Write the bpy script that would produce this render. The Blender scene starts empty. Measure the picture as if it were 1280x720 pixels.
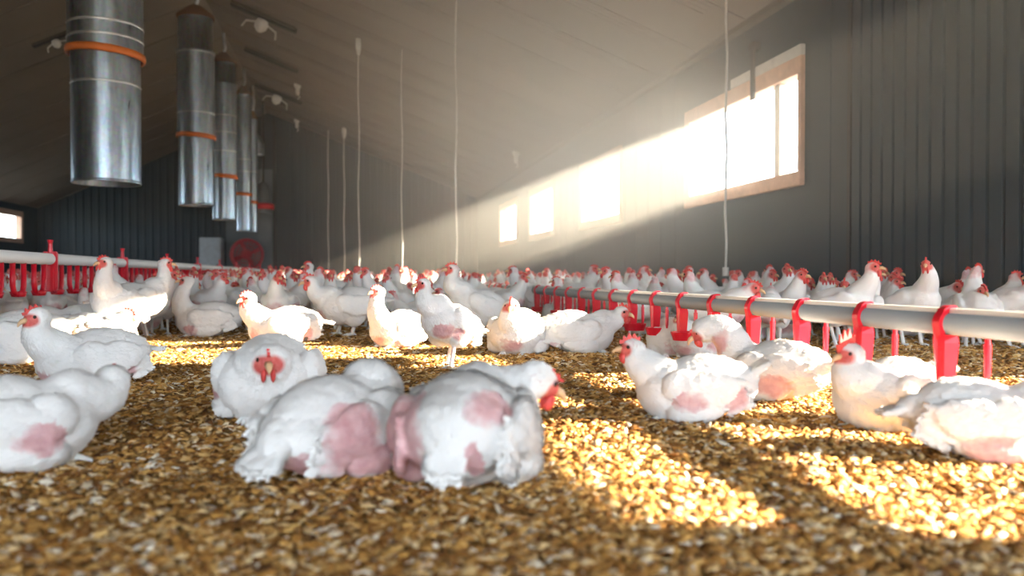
import bpy, bmesh, math, random
import numpy as np
from mathutils import Vector, Matrix, Euler

random.seed(7)
C = bpy.context.scene.collection
PI = math.pi

# ------------------------------------------------------------------ camera
CAM_H = 0.38
F = 1024.0
PHI = math.atan(193 / 1024.0)          # camera turned to the right of the barn axis
THE = math.atan(15 / 1024.0)           # and tipped slightly down
RIGHT = Vector((math.cos(PHI), -math.sin(PHI), 0))
FWD = Vector((math.sin(PHI) * math.cos(THE), math.cos(PHI) * math.cos(THE), -math.sin(THE)))
UP = RIGHT.cross(FWD)
EYE = Vector((0, 0, CAM_H))

def ray(px, py):
    return (FWD + RIGHT * ((px - 640) / F) - UP * ((py - 360) / F))
def on_ground(px, py):
    d = ray(px, py)
    return EYE + d * (-CAM_H / d.z)
def on_plane(px, py, p0, n):
    d = ray(px, py)
    t = (Vector(p0) - EYE).dot(Vector(n)) / d.dot(Vector(n))
    return EYE + d * t
def at_y(px, py, y):
    return on_plane(px, py, (0, y, 0), (0, 1, 0))
def at_x(px, py, x):
    return on_plane(px, py, (x, 0, 0), (1, 0, 0))

XL, XR, RIDGE, YF, YN = -9.67, 4.0, -2.83, 27.5, -5.0
ZEL, ZER, ZRIDGE = 2.46, 3.0, 5.63
def ceil_z(x):
    if x >= RIDGE:
        return ZRIDGE + (ZER - ZRIDGE) * (x - RIDGE) / (XR - RIDGE)
    return ZRIDGE + (ZEL - ZRIDGE) * (RIDGE - x) / (RIDGE - XL)
N_RIGHT = Vector((ZRIDGE - ZER, 0, XR - RIDGE)).normalized()
N_LEFT = Vector((-(ZRIDGE - ZEL), 0, RIDGE - XL)).normalized()
def on_ceiling(px, py):
    p = on_plane(px, py, (RIDGE, 0, ZRIDGE), N_RIGHT)
    if p.x < RIDGE:
        p = on_plane(px, py, (RIDGE, 0, ZRIDGE), N_LEFT)
    return p

# ------------------------------------------------------------------ materials
def new_mat(name, base=(.8, .8, .8), rough=.5, metal=0.0):
    m = bpy.data.materials.new(name); m.use_nodes = True
    b = m.node_tree.nodes['Principled BSDF']
    b.inputs['Base Color'].default_value = (*base, 1)
    b.inputs['Roughness'].default_value = rough
    b.inputs['Metallic'].default_value = metal
    return m, m.node_tree.nodes, m.node_tree.links, b

def noise(N, L, scale, detail=4, rough=.55, vec=None, dist=0):
    n = N.new('ShaderNodeTexNoise'); n.inputs['Scale'].default_value = scale
    n.inputs['Detail'].default_value = detail; n.inputs['Roughness'].default_value = rough
    n.inputs['Distortion'].default_value = dist
    if vec is not None: L.new(vec, n.inputs['Vector'])
    return n
def ramp(N, L, fac, stops):
    r = N.new('ShaderNodeValToRGB'); e = r.color_ramp.elements
    while len(e) < len(stops): e.new(.5)
    for i, (p, c) in enumerate(stops):
        e[i].position = p; e[i].color = (*c, 1) if len(c) == 3 else c
    L.new(fac, r.inputs['Fac']); return r
def mixc(N, L, fac, a, b, mode='MIX'):
    m = N.new('ShaderNodeMix'); m.data_type = 'RGBA'; m.blend_type = mode
    for sock, v in ((m.inputs[0], fac), (m.inputs[6], a), (m.inputs[7], b)):
        if hasattr(v, 'is_output'): L.new(v, sock)
        elif isinstance(v, tuple): sock.default_value = (*v, 1)
        else: sock.default_value = v
    return m.outputs[2]
def bump(N, L, b, h, strength=.3, dist=.01):
    u = N.new('ShaderNodeBump'); u.inputs['Strength'].default_value = strength
    u.inputs['Distance'].default_value = dist
    L.new(h, u.inputs['Height']); L.new(u.outputs[0], b.inputs['Normal'])
def objco(N):
    return N.new('ShaderNodeTexCoord').outputs['Object']

def mat_simple(name, base, rough=.5, metal=0, nscale=8, namt=.12, bstr=.0):
    m, N, L, b = new_mat(name, base, rough, metal)
    n = noise(N, L, nscale, 5, .6, objco(N))
    dark = tuple(c * (1 - namt) for c in base); light = tuple(min(1, c * (1 + namt)) for c in base)
    r = ramp(N, L, n.outputs[0], [(.3, dark), (.7, light)])
    L.new(r.outputs[0], b.inputs['Base Color'])
    if bstr: bump(N, L, b, n.outputs[0], bstr, .004)
    return m

M = {}
M['wall'] = mat_simple('grey_steel_cladding', (.019, .040, .056), .62, 0, 1.2, .10)
M['wall_dark'] = mat_simple('dark_grey_panel', (.022, .029, .034), .6, 0, 1.5, .10)
M['panel_light'] = mat_simple('light_grey_door', (.14, .165, .185), .5, 0, 2, .06)
M['ceiling'] = mat_simple('beige_ceiling_sheet', (.165, .145, .125), .65, 0, .8, .12)
M['batten'] = mat_simple('brown_ceiling_batten', (.09, .075, .06), .6)
M['wood'] = mat_simple('pinkish_window_wood', (.62, .40, .29), .55, 0, 9, .15)
M['reveal'] = mat_simple('white_window_reveal', (.62, .60, .57), .6)
M['dirt'] = mat_simple('trodden_bedding', (.33, .20, .075), .95, 0, 14, .35, .4)
M['concrete'] = mat_simple('concrete_yard', (.5, .47, .42), .9)
M['red'] = mat_simple('red_plastic', (.70, .008, .028), .32, 0, 5, .05)
M['dark_red'] = mat_simple('dull_red_paint', (.50, .03, .05), .5)
M['white_pipe'] = mat_simple('pale_grey_pipe', (.25, .26, .26), .38, 0, 4, .05)
M['left_pipe'] = mat_simple('white_plastic_pipe', (.74, .74, .72), .38, 0, 4, .04)
M['cord'] = mat_simple('pale_cord', (.72, .70, .66), .7)
M['orange'] = mat_simple('orange_strap', (.80, .20, .035), .45)
M['rust'] = mat_simple('brown_rusted_cap', (.22, .12, .07), .7)
M['black'] = mat_simple('dark_fitting', (.03, .03, .03), .6)
M['lamp_white'] = mat_simple('white_lamp_housing', (.75, .74, .70), .4)
M['cabinet'] = mat_simple('pale_blue_grey_cabinet', (.52, .60, .66), .5)

def mat_metal():
    m, N, L, b = new_mat('galvanised_sheet', (.5, .55, .6), .3, 1.0)
    co = objco(N)
    mp = N.new('ShaderNodeMapping'); mp.inputs['Scale'].default_value = (9, 9, 1.2); L.new(co, mp.inputs[0])
    n = noise(N, L, 1.5, 5, .6, mp.outputs[0])
    v = N.new('ShaderNodeTexVoronoi'); v.inputs['Scale'].default_value = 26; L.new(co, v.inputs['Vector'])
    c1 = ramp(N, L, n.outputs[0], [(.3, (.36, .44, .52)), (.72, (.62, .71, .80))])
    c2 = mixc(N, L, .22, c1.outputs[0], v.outputs['Color'], 'SOFT_LIGHT')
    L.new(c2, b.inputs['Base Color'])
    r = ramp(N, L, n.outputs[0], [(.3, (.27,) * 3), (.7, (.42,) * 3)]); L.new(r.outputs[0], b.inputs['Roughness'])
    bump(N, L, b, n.outputs[0], .10, .01)
    return m
M['metal'] = mat_metal()
M['seam'] = mat_simple('bright_tape_seam', (.75, .78, .80), .35, .6)

def mat_feather():
    m, N, L, b = new_mat('white_feather', (.85, .84, .82), .8)
    co = objco(N)
    at = N.new('ShaderNodeAttribute'); at.attribute_name = 'bare'
    fa = N.new('ShaderNodeAttribute'); fa.attribute_name = 'face'
    n = noise(N, L, 22, 4, .6, co)
    # ragged edge between feather and bare skin
    ad = N.new('ShaderNodeMath'); ad.operation = 'MULTIPLY_ADD'; ad.inputs[1].default_value = .9; ad.inputs[2].default_value = -.45
    L.new(n.outputs[0], ad.inputs[0])
    s = N.new('ShaderNodeMath'); s.operation = 'ADD'; L.new(ad.outputs[0], s.inputs[0]); L.new(at.outputs['Fac'], s.inputs[1])
    rb = ramp(N, L, s.outputs[0], [(.34, (0,) * 3), (.66, (1,) * 3)])
    white = ramp(N, L, noise(N, L, 9, 3, .5, co).outputs[0], [(.3, (.80, .775, .745)), (.7, (.88, .87, .855))])
    skin = ramp(N, L, noise(N, L, 35, 4, .6, co).outputs[0], [(.3, (.62, .33, .34)), (.7, (.76, .50, .50))])
    c = mixc(N, L, rb.outputs[0], white.outputs[0], skin.outputs[0])
    rf = ramp(N, L, fa.outputs['Fac'], [(.3, (0,) * 3), (.62, (1,) * 3)])
    red = ramp(N, L, noise(N, L, 60, 3, .6, co).outputs[0], [(.3, (.56, .07, .06)), (.7, (.74, .19, .16))])
    c = mixc(N, L, rf.outputs[0], c, red.outputs[0])
    L.new(c, b.inputs['Base Color'])
    b.inputs['Subsurface Weight'].default_value = .12
    b.inputs['Subsurface Radius'].default_value = (.02, .008, .005)
    b.inputs['Subsurface Scale'].default_value = .5
    mp = N.new('ShaderNodeMapping'); mp.inputs['Scale'].default_value = (1, 2.2, 2.2); L.new(co, mp.inputs[0])
    f1 = noise(N, L, 55, 4, .65, mp.outputs[0], .6)
    bump(N, L, b, f1.outputs[0], .55, .006)
    return m
M['feather'] = mat_feather()
M['plume'] = mat_simple('white_plumage', (.845, .83, .81), .85, 0, 9, .04)
M['leg'] = mat_simple('orange_pink_shank', (.78, .50, .33), .6, 0, 60, .12)
M['comb'] = mat_simple('red_comb', (.68, .07, .06), .5, 0, 60, .15)
M['beak'] = mat_simple('horn_beak', (.72, .47, .26), .4, 0, 60, .1)
M['eye'] = mat_simple('dark_eye', (.03, .015, .01), .15)

def mat_litter(name, stops, rough=.9):
    m, N, L, b = new_mat(name, (.5, .35, .15), rough)
    g = N.new('ShaderNodeNewGeometry')
    r = ramp(N, L, g.outputs['Random Per Island'], stops)
    L.new(r.outputs[0], b.inputs['Base Color'])
    return m
M['litter'] = mat_litter('wood_shavings', [(0, (.13, .048, .008)), (.22, (.35, .150, .026)), (.46, (.58, .290, .060)),
                                           (.70, (.72, .43, .13)), (.88, (.80, .60, .32)), (1, (.90, .82, .68))])

def mat_floor():
    m, N, L, b = new_mat('straw_bedding', (.4, .25, .1), .95)
    co = objco(N)
    v = N.new('ShaderNodeTexVoronoi'); v.inputs['Scale'].default_value = 75; L.new(co, v.inputs['Vector'])
    n2 = noise(N, L, 2.2, 5, .6, co)
    n3 = noise(N, L, 60, 4, .7, co)
    r = ramp(N, L, v.outputs['Color'], [(.0, (.14, .060, .012)), (.35, (.34, .175, .038)), (.65, (.54, .31, .08)), (1, (.72, .50, .21))])
    r2 = ramp(N, L, n2.outputs[0], [(.3, (.72, .66, .60)), (.7, (1, 1, 1))])
    L.new(mixc(N, L, .8, r.outputs[0], r2.outputs[0], 'MULTIPLY'), b.inputs['Base Color'])
    bump(N, L, b, n3.outputs[0], .9, .02)
    return m
M['floor'] = mat_floor()

def mat_glass():
    m = bpy.data.materials.new('window_pane'); m.use_nodes = True
    N, L = m.node_tree.nodes, m.node_tree.links; N.clear()
    o = N.new('ShaderNodeOutputMaterial'); t = N.new('ShaderNodeBsdfTransparent'); g = N.new('ShaderNodeBsdfGlossy')
    g.inputs['Roughness'].default_value = .05; t.inputs['Color'].default_value = (.97, .98, .97, 1)
    x = N.new('ShaderNodeMixShader'); x.inputs[0].default_value = .05
    L.new(t.outputs[0], x.inputs[1]); L.new(g.outputs[0], x.inputs[2]); L.new(x.outputs[0], o.inputs[0])
    return m
M['glass'] = mat_glass()

# ------------------------------------------------------------------ mesh helpers
def link(name, me, parent=None):
    o = bpy.data.objects.new(name, me); C.objects.link(o)
    if parent: o.parent = parent
    return o
def obj(name, bm, mat, parent=None, smooth=False, autosmooth=False):
    bmesh.ops.recalc_face_normals(bm, faces=bm.faces)
    me = bpy.data.meshes.new(name); bm.to_mesh(me); bm.free()
    me.materials.append(mat)
    if smooth:
        for p in me.polygons: p.use_smooth = True
    return link(name, me, parent)
def thing(name, label, cat, loc=(0, 0, 0), rz=0, group=None):
    o = bpy.data.objects.new(name, None); C.objects.link(o); o.empty_display_size = .1
    o.location = loc; o.rotation_euler = (0, 0, rz); o['label'] = label; o['category'] = cat
    if group: o['group'] = group
    return o
def struct(o, label=None):
    o['kind'] = 'structure'
    if label: o['label'] = label
    return o
def BM(): return bmesh.new()
def box(bm, x0, x1, y0, y1, z0, z1, bev=0):
    r = bmesh.ops.create_cube(bm, size=1)['verts']
    bmesh.ops.transform(bm, verts=r, matrix=Matrix.Translation(((x0 + x1) / 2, (y0 + y1) / 2, (z0 + z1) / 2)) @ Matrix.Diagonal((abs(x1 - x0), abs(y1 - y0), abs(z1 - z0), 1)))
    if bev:
        es = list({e for v in r for e in v.link_edges})
        bmesh.ops.bevel(bm, geom=es, offset=bev, segments=2, affect='EDGES')
def tube(bm, pts, radii, seg=16, caps=True):
    pts = [Vector(p) for p in pts]
    if not isinstance(radii, (list, tuple)): radii = [radii] * len(pts)
    rings = []; prev = None
    for i, p in enumerate(pts):
        t = (pts[min(i + 1, len(pts) - 1)] - pts[max(i - 1, 0)]).normalized()
        if prev is None:
            a = t.orthogonal().normalized()
        else:
            a = (prev - t * prev.dot(t)).normalized()
        prev = a; b = t.cross(a)
        rings.append([bm.verts.new(p + (a * math.cos(2 * PI * k / seg) + b * math.sin(2 * PI * k / seg)) * radii[i]) for k in range(seg)])
    for i in range(len(rings) - 1):
        for k in range(seg):
            bm.faces.new((rings[i][k], rings[i][(k + 1) % seg], rings[i + 1][(k + 1) % seg], rings[i + 1][k]))
    if caps:
        bm.faces.new(rings[0][::-1]); bm.faces.new(rings[-1])
def lathe(bm, prof, seg=40, cx=0, cy=0, cap=False):
    rings = [[bm.verts.new((cx + r * math.cos(2 * PI * k / seg), cy + r * math.sin(2 * PI * k / seg), z)) for k in range(seg)] for r, z in prof]
    for i in range(len(rings) - 1):
        for k in range(seg):
            bm.faces.new((rings[i][k], rings[i][(k + 1) % seg], rings[i + 1][(k + 1) % seg], rings[i + 1][k]))
    if cap:
        bm.faces.new(rings[0]); bm.faces.new(rings[-1])
def quadstrip_prism(bm, outline, y0, y1):
    """closed outline in xz, extruded along y"""
    a = [bm.verts.new((x, y0, z)) for x, z in outline]; b = [bm.verts.new((x, y1, z)) for x, z in outline]
    n = len(outline)
    for i in range(n):
        bm.faces.new((a[i], a[(i + 1) % n], b[(i + 1) % n], b[i]))
    bm.faces.new(a[::-1]); bm.faces.new(b)

# ------------------------------------------------------------------ the barn
# floor: gently mounded bedding
def mound(x, y):
    return (.010 * math.sin(3.1 * x + 1.3 * y) * math.sin(2.3 * y - .7 * x + 1) + .006 * math.sin(7.3 * x - 2.1) * math.sin(6.1 * y + .4) - .012)
def build_floor():
    bm = BM()
    def axis(lo, hi, fine_lo, fine_hi, f, c):
        v = [lo]
        while v[-1] < hi - 1e-6:
            s = f if fine_lo <= v[-1] < fine_hi else c
            v.append(min(hi, v[-1] + s))
        return v
    xs = axis(XL - .2, XR + .2, -3, 3.6, .04, .6); ys = axis(YN - .2, YF + .2, .4, 6, .04, .6)
    g = [[bm.verts.new((x, y, mound(x, y) + (random.uniform(-.004, .004) if .4 < y < 6 else 0))) for x in xs] for y in ys]
    for j in range(len(ys) - 1):
        for i in range(len(xs) - 1):
            bm.faces.new((g[j][i], g[j][i + 1], g[j + 1][i + 1], g[j + 1][i]))
    o = obj('floor', bm, M['floor'], smooth=True); struct(o)
build_floor()
bm = BM(); box(bm, -60, 60, -60, 90, -.30, -.10); o = obj('ground', bm, M['concrete']); struct(o)

T = .16
WINS = []          # (y0, y1, z0, z1) on the right wall
def zat(px, py): return at_x(px, py, XR).z
def yat(px): return at_x(px, 345, XR).y
WINS = [(yat(1003), yat(860), zat(1003, 238), zat(1003, 66)),
        (yat(777), yat(727), zat(777, 277), zat(777, 196)),
        (yat(693), yat(663), zat(693, 299), zat(693, 236)),
        (yat(647), yat(626), zat(647, 311), zat(647, 262))]
print('WINS', WINS)
WB = 1.26; WT = 2.36
WINS = [(a, b, WB, WT) for a, b, c, d in WINS]
WINS[3] = (WINS[3][0], WINS[3][1], WB, WT)
# unseen side hatch and window, added and sized to shape the sun patches
NEAR = [(.18, 2.25, .10, 1.42), (2.45, 3.85, 1.15, 2.35)]
OPEN = sorted(NEAR + WINS)

def wall_with_holes(name, x0, x1, y0, y1, zt, holes, mat):
    bm = BM(); y = y0
    for a, b, c, d in holes:
        box(bm, x0, x1, y, a, -.12, zt); box(bm, x0, x1, a, b, -.12, c); box(bm, x0, x1, a, b, d, zt); y = b
    box(bm, x0, x1, y, y1, -.12, zt)
    return struct(obj(name, bm, mat))
wall_with_holes('wall_right', XR, XR + T, YN, YF, ZER + .05, OPEN, M['wall'])
LW = at_y(14, 285, 1)  # ray only
def lw(px, py): return at_x(px, py, XL)
lwin = (lw(-60, 290).y, lw(27, 290).y, 1.25, 1.25 + .95)
lwin = (lwin[0], lwin[1], lw(27, 302).z, lw(27, 266).z)
print('LWIN', lwin)
lw2 = (lwin[0] - 8.5, lwin[0] - 5.0, lwin[2], lwin[3])
wall_with_holes('wall_left', XL - T, XL, YN, YF, ZEL + .05, sorted([lw2, lwin]), M['wall'])

# raised ribs and near panelling of the right wall (real relief)
def rib_profile(bm, ys, z0, z1, x, d, w, ch=.012):
    """trapezoid rib standing off the wall plane x towards the room by d (d may be negative for the left wall)"""
    for y in ys:
        zz0, zz1 = (z0, z1) if not callable(z1) else (z0, z1(y))
        a = [(x + .002 * (1 if d < 0 else -1) * -1, y - w / 2 - ch), (x - d, y - w / 2), (x - d, y + w / 2), (x + .002, y + w / 2 + ch)]
        lo = [bm.verts.new((p[0], p[1], zz0)) for p in a]; hi = [bm.verts.new((p[0], p[1], zz1)) for p in a]
        for i in range(3): bm.faces.new((lo[i], lo[i + 1], hi[i + 1], hi[i]))
        bm.faces.new(hi); bm.faces.new(lo[::-1])
bm = BM()
y = yat(1065) - .09
edge = y + .06
while y > 3.82:
    rib_profile(bm, [y], 0, ZER, XR, .034, .104, .008); y -= .135
o = obj('wall_cladding', bm, M['wall']); struct(o)
bm = BM(); box(bm, XR - .040, XR + .0, edge + .005, edge + .05, 0, ZER); o = obj('trim_1', bm, M['wall_dark']); struct(o)
bm = BM()
y = edge + .35
while y < YF:
    if not any(a - .12 < y < b + .12 for a, b, c, d in WINS): box(bm, XR - .006, XR + .002, y, y + .012, 0, ZER)
    y += .5
o = obj('trim_2', bm, M['wall']); struct(o)

# far gable: solid outline, thick, with ribs
def gable(name, y0, y1, holes_x=None):
    bm = BM()
    out = [(XL - T, -.12), (XR + T, -.12), (XR + T, ZER + .1), (RIDGE, ZRIDGE + .1), (XL - T, ZEL + .1)]
    quadstrip_prism(bm, out, y0, y1)
    return struct(obj(name, bm, M['wall']))
gable('wall_far', YF, YF + T)
bm = BM()
x = XL + .15
while x < XR:
    p = ceil_z(x)
    if x < -3.95 or x > -2.2:
        a = [(x - .05, YF + .002), (x - .035, YF - .03), (x + .035, YF - .03), (x + .05, YF + .002)]
        lo = [bm.verts.new((q[0], q[1], 0)) for q in a]; hi = [bm.verts.new((q[0], q[1], p)) for q in a]
        for i in range(3): bm.faces.new((lo[i], lo[i + 1], hi[i + 1], hi[i]))
        bm.faces.new(hi)
    x += .225
o = obj('wall_far_cladding', bm, M['wall']); struct(o)
# near gable behind the camera with an unseen doorway added to light the foreground
bm = BM()
DX0, DX1, DZ = -4.6, 3.2, 2.75
box(bm, XL - T, DX0, YN - T, YN, -.12, ceil_z(XL) + .0)
box(bm, DX1, XR + T, YN - T, YN, -.12, ZER)
quadstrip_prism(bm, [(XL - T, ZEL - .02), (DX0, ZEL - .02), (DX0, DZ), (DX1, DZ), (DX1, ZER - .02), (XR + T, ZER - .02), (XR + T, ZER + .1), (RIDGE, ZRIDGE + .1), (XL - T, ZEL + .1)], YN - T, YN)
o = obj('wall_near', bm, M['wall']); struct(o)

# ceiling: two slopes
bm = BM()
quadstrip_prism(bm, [(RIDGE, ZRIDGE), (XR + T + .3, ceil_z(XR + T + .3)), (XR + T + .3, ceil_z(XR + T + .3) + .15), (RIDGE, ZRIDGE + .15),
                     (XL - T - .3, ceil_z(XL - T - .3) + .15), (XL - T - .3, ceil_z(XL - T - .3))], YN - .4, YF + .4)
o = obj('ceiling', bm, M['ceiling']); struct(o)
# seams running down the slope, as shallow battens, and long ribs along the barn
def slope_bar(bm, x0, x1, y0, y1, h):
    a = [(x0, ceil_z(x0) + .01), (x1, ceil_z(x1) + .01), (x1, ceil_z(x1) - h), (x0, ceil_z(x0) - h)]
    quadstrip_prism(bm, a, y0, y1)
bm = BM()
y = 3.0
while y < YF:
    slope_bar(bm, RIDGE + .02, XR, y, y + .03, .012)
    for k in (.10, .20, .30):
        slope_bar(bm, RIDGE + .02, XR - .4, y + k, y + k + .014, .006)
    slope_bar(bm, XL, RIDGE - .02, y, y + .03, .012)
    y += 1.22
o = obj('trim_3', bm, M['ceiling']); struct(o)
bm = BM()
slope_bar(bm, XR - .06, XR, YN, YF, .06)
o = obj('trim_4', bm, M['batten']); struct(o)

# windows of the right wall
def window(name, x, sgn, y0, y1, z0, z1, mull, label):
    """x = inner wall face, sgn +1 right wall. frame is the root"""
    xi, xo = x - sgn * .045, x + sgn * .10
    fw = .13
    bm = BM()
    lo, hi = min(xi, xo), max(xi, xo)
    box(bm, lo, hi, y0 - .03, y1 + .03, z0 - .05, z0 + fw * .62, .006)
    box(bm, lo, hi, y0 - .03, y1 + .03, z1 - fw, z1 + .03, .006)
    box(bm, lo, hi, y0 - .03, y0 + fw * .22, z0 + fw * .62, z1 - fw, .006)
    box(bm, lo, hi, y1 - fw, y1 + .03, z0 + fw * .62, z1 - fw, .006)
    r = obj(name, bm, M['wood']); struct(r, label)
    if mull:
        bm = BM(); box(bm, x + sgn * .0, x + sgn * .07, mull - .05, mull + .05, z0 + fw * .62, z1 - fw, .005)
        obj('window_mullion', bm, M['reveal'], r)
    bm = BM(); box(bm, x + sgn * .045 - .004, x + sgn * .045 + .004, y0, y1, z0, z1)
    obj('window_pane', bm, M['glass'], r)
    return r
for i, (a, b, c, d) in enumerate(WINS):
    r = window('window_%d' % (i + 1), XR, 1, a, b, c, d, yat(970) if i == 0 else (a + b) / 2 + (.25 if i == 3 else 99 if i < 3 else 0) if i in (3,) else None,
           ['large wood-framed window near the dark panelled wall, sunlight streaming through', 'second sunlit window down the right wall',
            'third sunlit window down the right wall', 'farthest small sunlit window of the right wall'][i])
    if i == 0:
        bm = BM(); box(bm, XR - .05, XR + .02, a - .03, b - 1.25, d + .03, d + .13, .006); obj('window_head_board', bm, M['reveal'], r)
window('window_5', XR, 1, *NEAR[1], None, 'unseen side window added to let sun onto the birds')
window('window_6', XL, -1, *lwin, None, 'small bright wood-framed window in the left wall')
window('window_7', XL, -1, *lw2, None, 'second small window of the left wall')
bm = BM()
a, b, c, d = NEAR[0]  # frame around the unseen opening added for sun on the litter
box(bm, XR - .03, XR + T + .03, a - .08, a, 0, d + .08, .005); box(bm, XR - .03, XR + T + .03, b, b + .08, 0, d + .08, .005); box(bm, XR - .03, XR + T + .03, a, b, d, d + .08, .005)
o = obj('added_hatch', bm, M['wood']); struct(o, 'frame of an unseen hatch added for the sun patch')

# far-wall fittings
bm = BM()
p0 = at_y(283, 338, YF - .05); p1 = at_y(341, 212, YF - .05)
box(bm, p0.x, p1.x, YF - .10, YF + .02, 0, p1.z, .02)
r = obj('door_2', bm, M['panel_light']); struct(r, 'tall light grey door panel in the far wall')
bm = BM(); box(bm, p1.x, p1.x + .10, YF - .14, YF, 0, ceil_z(p1.x) - .1, .01)
o = obj('trim_5', bm, M['wall_dark']); struct(o)
# pale cabinet
p0 = at_y(249, 336, 26.6); p1 = at_y(276, 297, 26.6)
t = thing('storage_cabinet', 'pale blue-grey cabinet against the far end wall beneath the hanging ducts', 'cabinet', ((p0.x + p1.x) / 2, 26.85, 0))
w = (p1.x - p0.x) / 2
bm = BM(); box(bm, -w, w, -.25, .45, -.01, p1.z, .02); obj('body', bm, M['cabinet'], t)
bm = BM(); box(bm, -w + .03, w - .03, -.285, -.24, .08, p1.z - .06, .01); dr = obj('door', bm, M['cabinet'], t)
bm = BM(); box(bm, w - .12, w - .09, -.32, -.28, .5, .75, .005); obj('handle', bm, M['black'], dr)
# round red fan
pc = at_y(308, 318, 26.3); pe = at_y(328, 318, 26.3); R0 = pe.x - pc.x
t = thing('floor_fan', 'large round dull red fan standing before the far wall door', 'fan', (pc.x, 26.3, 0))
bm = BM()
tube(bm, [(R0 * math.cos(a) * .97, 0, pc.z + R0 * math.sin(a) * .97) for a in np.linspace(0, 2 * PI, 41)], .035, 8, False)
tube(bm, [(R0 * math.cos(a) * .97, .3, pc.z + R0 * math.sin(a) * .97) for a in np.linspace(0, 2 * PI, 41)], .035, 8, False)
obj('housing_ring', bm, M['dark_red'], t, True)
bm = BM()
for k in range(24):
    a = 2 * PI * k / 24; tube(bm, [(0, -.05, pc.z), (R0 * .55 * math.cos(a), -.09, pc.z + R0 * .55 * math.sin(a)), (R0 * .97 * math.cos(a), 0, pc.z + R0 * .97 * math.sin(a))], .012, 5)
for q in (.3, .6, .8): tube(bm, [(R0 * math.cos(a) * q, -.07, pc.z + R0 * math.sin(a) * q) for a in np.linspace(0, 2 * PI, 33)], .011, 5, False)
obj('guard_grille', bm, M['dark_red'], t)
bm = BM(); tube(bm, [(0, -.06, pc.z), (0, .22, pc.z)], .12, 16); obj('hub', bm, M['dark_red'], t, True)
for k in range(4):
    a0 = 2 * PI * k / 4 + .4
    bm = BM()
    vs = []
    for s, (q, dw) in enumerate(((.14, .08), (.5, .26), (.86, .30))):
        for sg in (-1, 1):
            aa = a0 + sg * dw / max(q, .2) * .5
            vs.append((R0 * q * math.cos(aa), .10 + sg * .06, pc.z + R0 * q * math.sin(aa)))
    for off in (0, .012): vs2 = [bm.verts.new((x, y + off, z)) for x, y, z in vs]; bm.faces.new((vs2[0], vs2[1], vs2[3], vs2[2])); bm.faces.new((vs2[2], vs2[3], vs2[5], vs2[4]))
    obj('fan_blade', bm, M['dark_red'], t)
bm = BM()
for sx in (-1, 1): tube(bm, [(sx * R0 * .5, .05, -.01), (sx * R0 * .62, .15, pc.z - R0 * .75)], .03, 8)
tube(bm, [(-R0 * .8, .35, .02), (R0 * .8, .35, .02)], .03, 8); tube(bm, [(-R0 * .5, .05, .02), (-R0 * .5, .37, .02)], .03, 8); tube(bm, [(R0 * .5, .05, .02), (R0 * .5, .37, .02)], .03, 8)
obj('stand', bm, M['dark_red'], t)

# ------------------------------------------------------------------ hanging ducts
def duct(px, wpx, ybot, ystrap, ytop, extras, label, taper=1.0, topw=None, ytopsec=None, style=0):
    # on the ridge line
    d0 = ray(px, 300); Y = EYE.y + d0.y * (RIDGE / d0.x)
    def z(py): return at_y(px, py, Y).z
    rad = abs(at_y(px + wpx / 2, 300, Y).x - at_y(px - wpx / 2, 300, Y).x) / 2
    t = thing('ventilation_duct', label, 'ventilation duct', (RIDGE, Y, z(ybot)), 0, 'galvanised ducts hanging under the ridge')
    zb = z(ybot); L = lambda py: z(py) - zb
    top = L(ytop); st = L(ystrap); ru = rad * taper
    bm = BM()
    lathe(bm, [(rad * .96, st), (rad * .96, .012), (rad * .975, 0), (rad, 0), (rad * 1.012, .004), (rad * 1.012, .02), (rad, .025), (rad, .035), (rad, .06), (rad, st - .02), (rad, st - .005), (rad, st), (rad * .96, st)], 48)
    obj('lower_pipe', bm, M['metal'], t, True)
    t2 = top if ytopsec is None else L(ytopsec)
    bm = BM(); lathe(bm, [(ru, st - .02), (ru, st), (ru, t2 - .03), (ru, t2), (ru * 1.02, t2 + .01)], 48, cap=False); up = obj('upper_pipe', bm, M['metal'], t, True)
    bm = BM(); lathe(bm, [(rad * .90, .1), (.001, .12)], 32); obj('inner_disc', bm, M['black'], t)  # black disc set just inside the pipe mouth
    if ytopsec is not None:
        bm = BM(); lathe(bm, [(ru * 1.02, t2 - .02), (ru * 1.03, t2 + .02), (ru * .93, t2 + .03), (ru * .92, top)], 40, cap=False); obj('top_collar', bm, M['metal'], t, True)
    # seams
    for e in extras:
        bm = BM(); rr = (ru if e < ystrap else rad)
        lathe(bm, [(rr, L(e) - .014), (rr + .008, L(e)), (rr, L(e) + .014)], 48); obj('joint_seam', bm, M['seam'], t, True)
    # orange strap, tube ring slightly tilted
    rs = max(rad, ru) * 1.05; tilt = .06
    bm = BM(); h = max(.045, rad * .12)
    pr = []
    seg = 48
    rings = []
    for k in range(seg):
        a = 2 * PI * k / seg; c, s = math.cos(a), math.sin(a); zz = st - tilt * rad * c
        rings.append([bm.verts.new((q * c, q * s, zz + dz)) for q, dz in ((rs * .94, -h), (rs, -h * .8), (rs * 1.02, 0), (rs, h * .8), (rs * .94, h))])
    for k in range(seg):
        for i in range(5): bm.faces.new((rings[k][i], rings[(k + 1) % seg][i], rings[(k + 1) % seg][(i + 1) % 5], rings[k][(i + 1) % 5]))
    sp = obj('orange_strap', bm, M['orange'], t, True); sp['label'] = 'orange ring strap'
    # cap and hanger
    zc = ZRIDGE - zb
    bm = BM(); lathe(bm, [(ru * 1.0, top), (ru * 1.02, top + .06), (ru * .35, top + .22), (.05, top + .25)], 32, cap=False); obj('cap', bm, M['rust'], t, True)
    if zc - top > .2:
        bm = BM(); tube(bm, [(0, 0, top + .22), (.04, 0, (top + zc) / 2), (0, 0, zc + .02)], .03, 8); obj('hanger_rod', bm, M['seam'], t, True)
    return t
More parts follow.
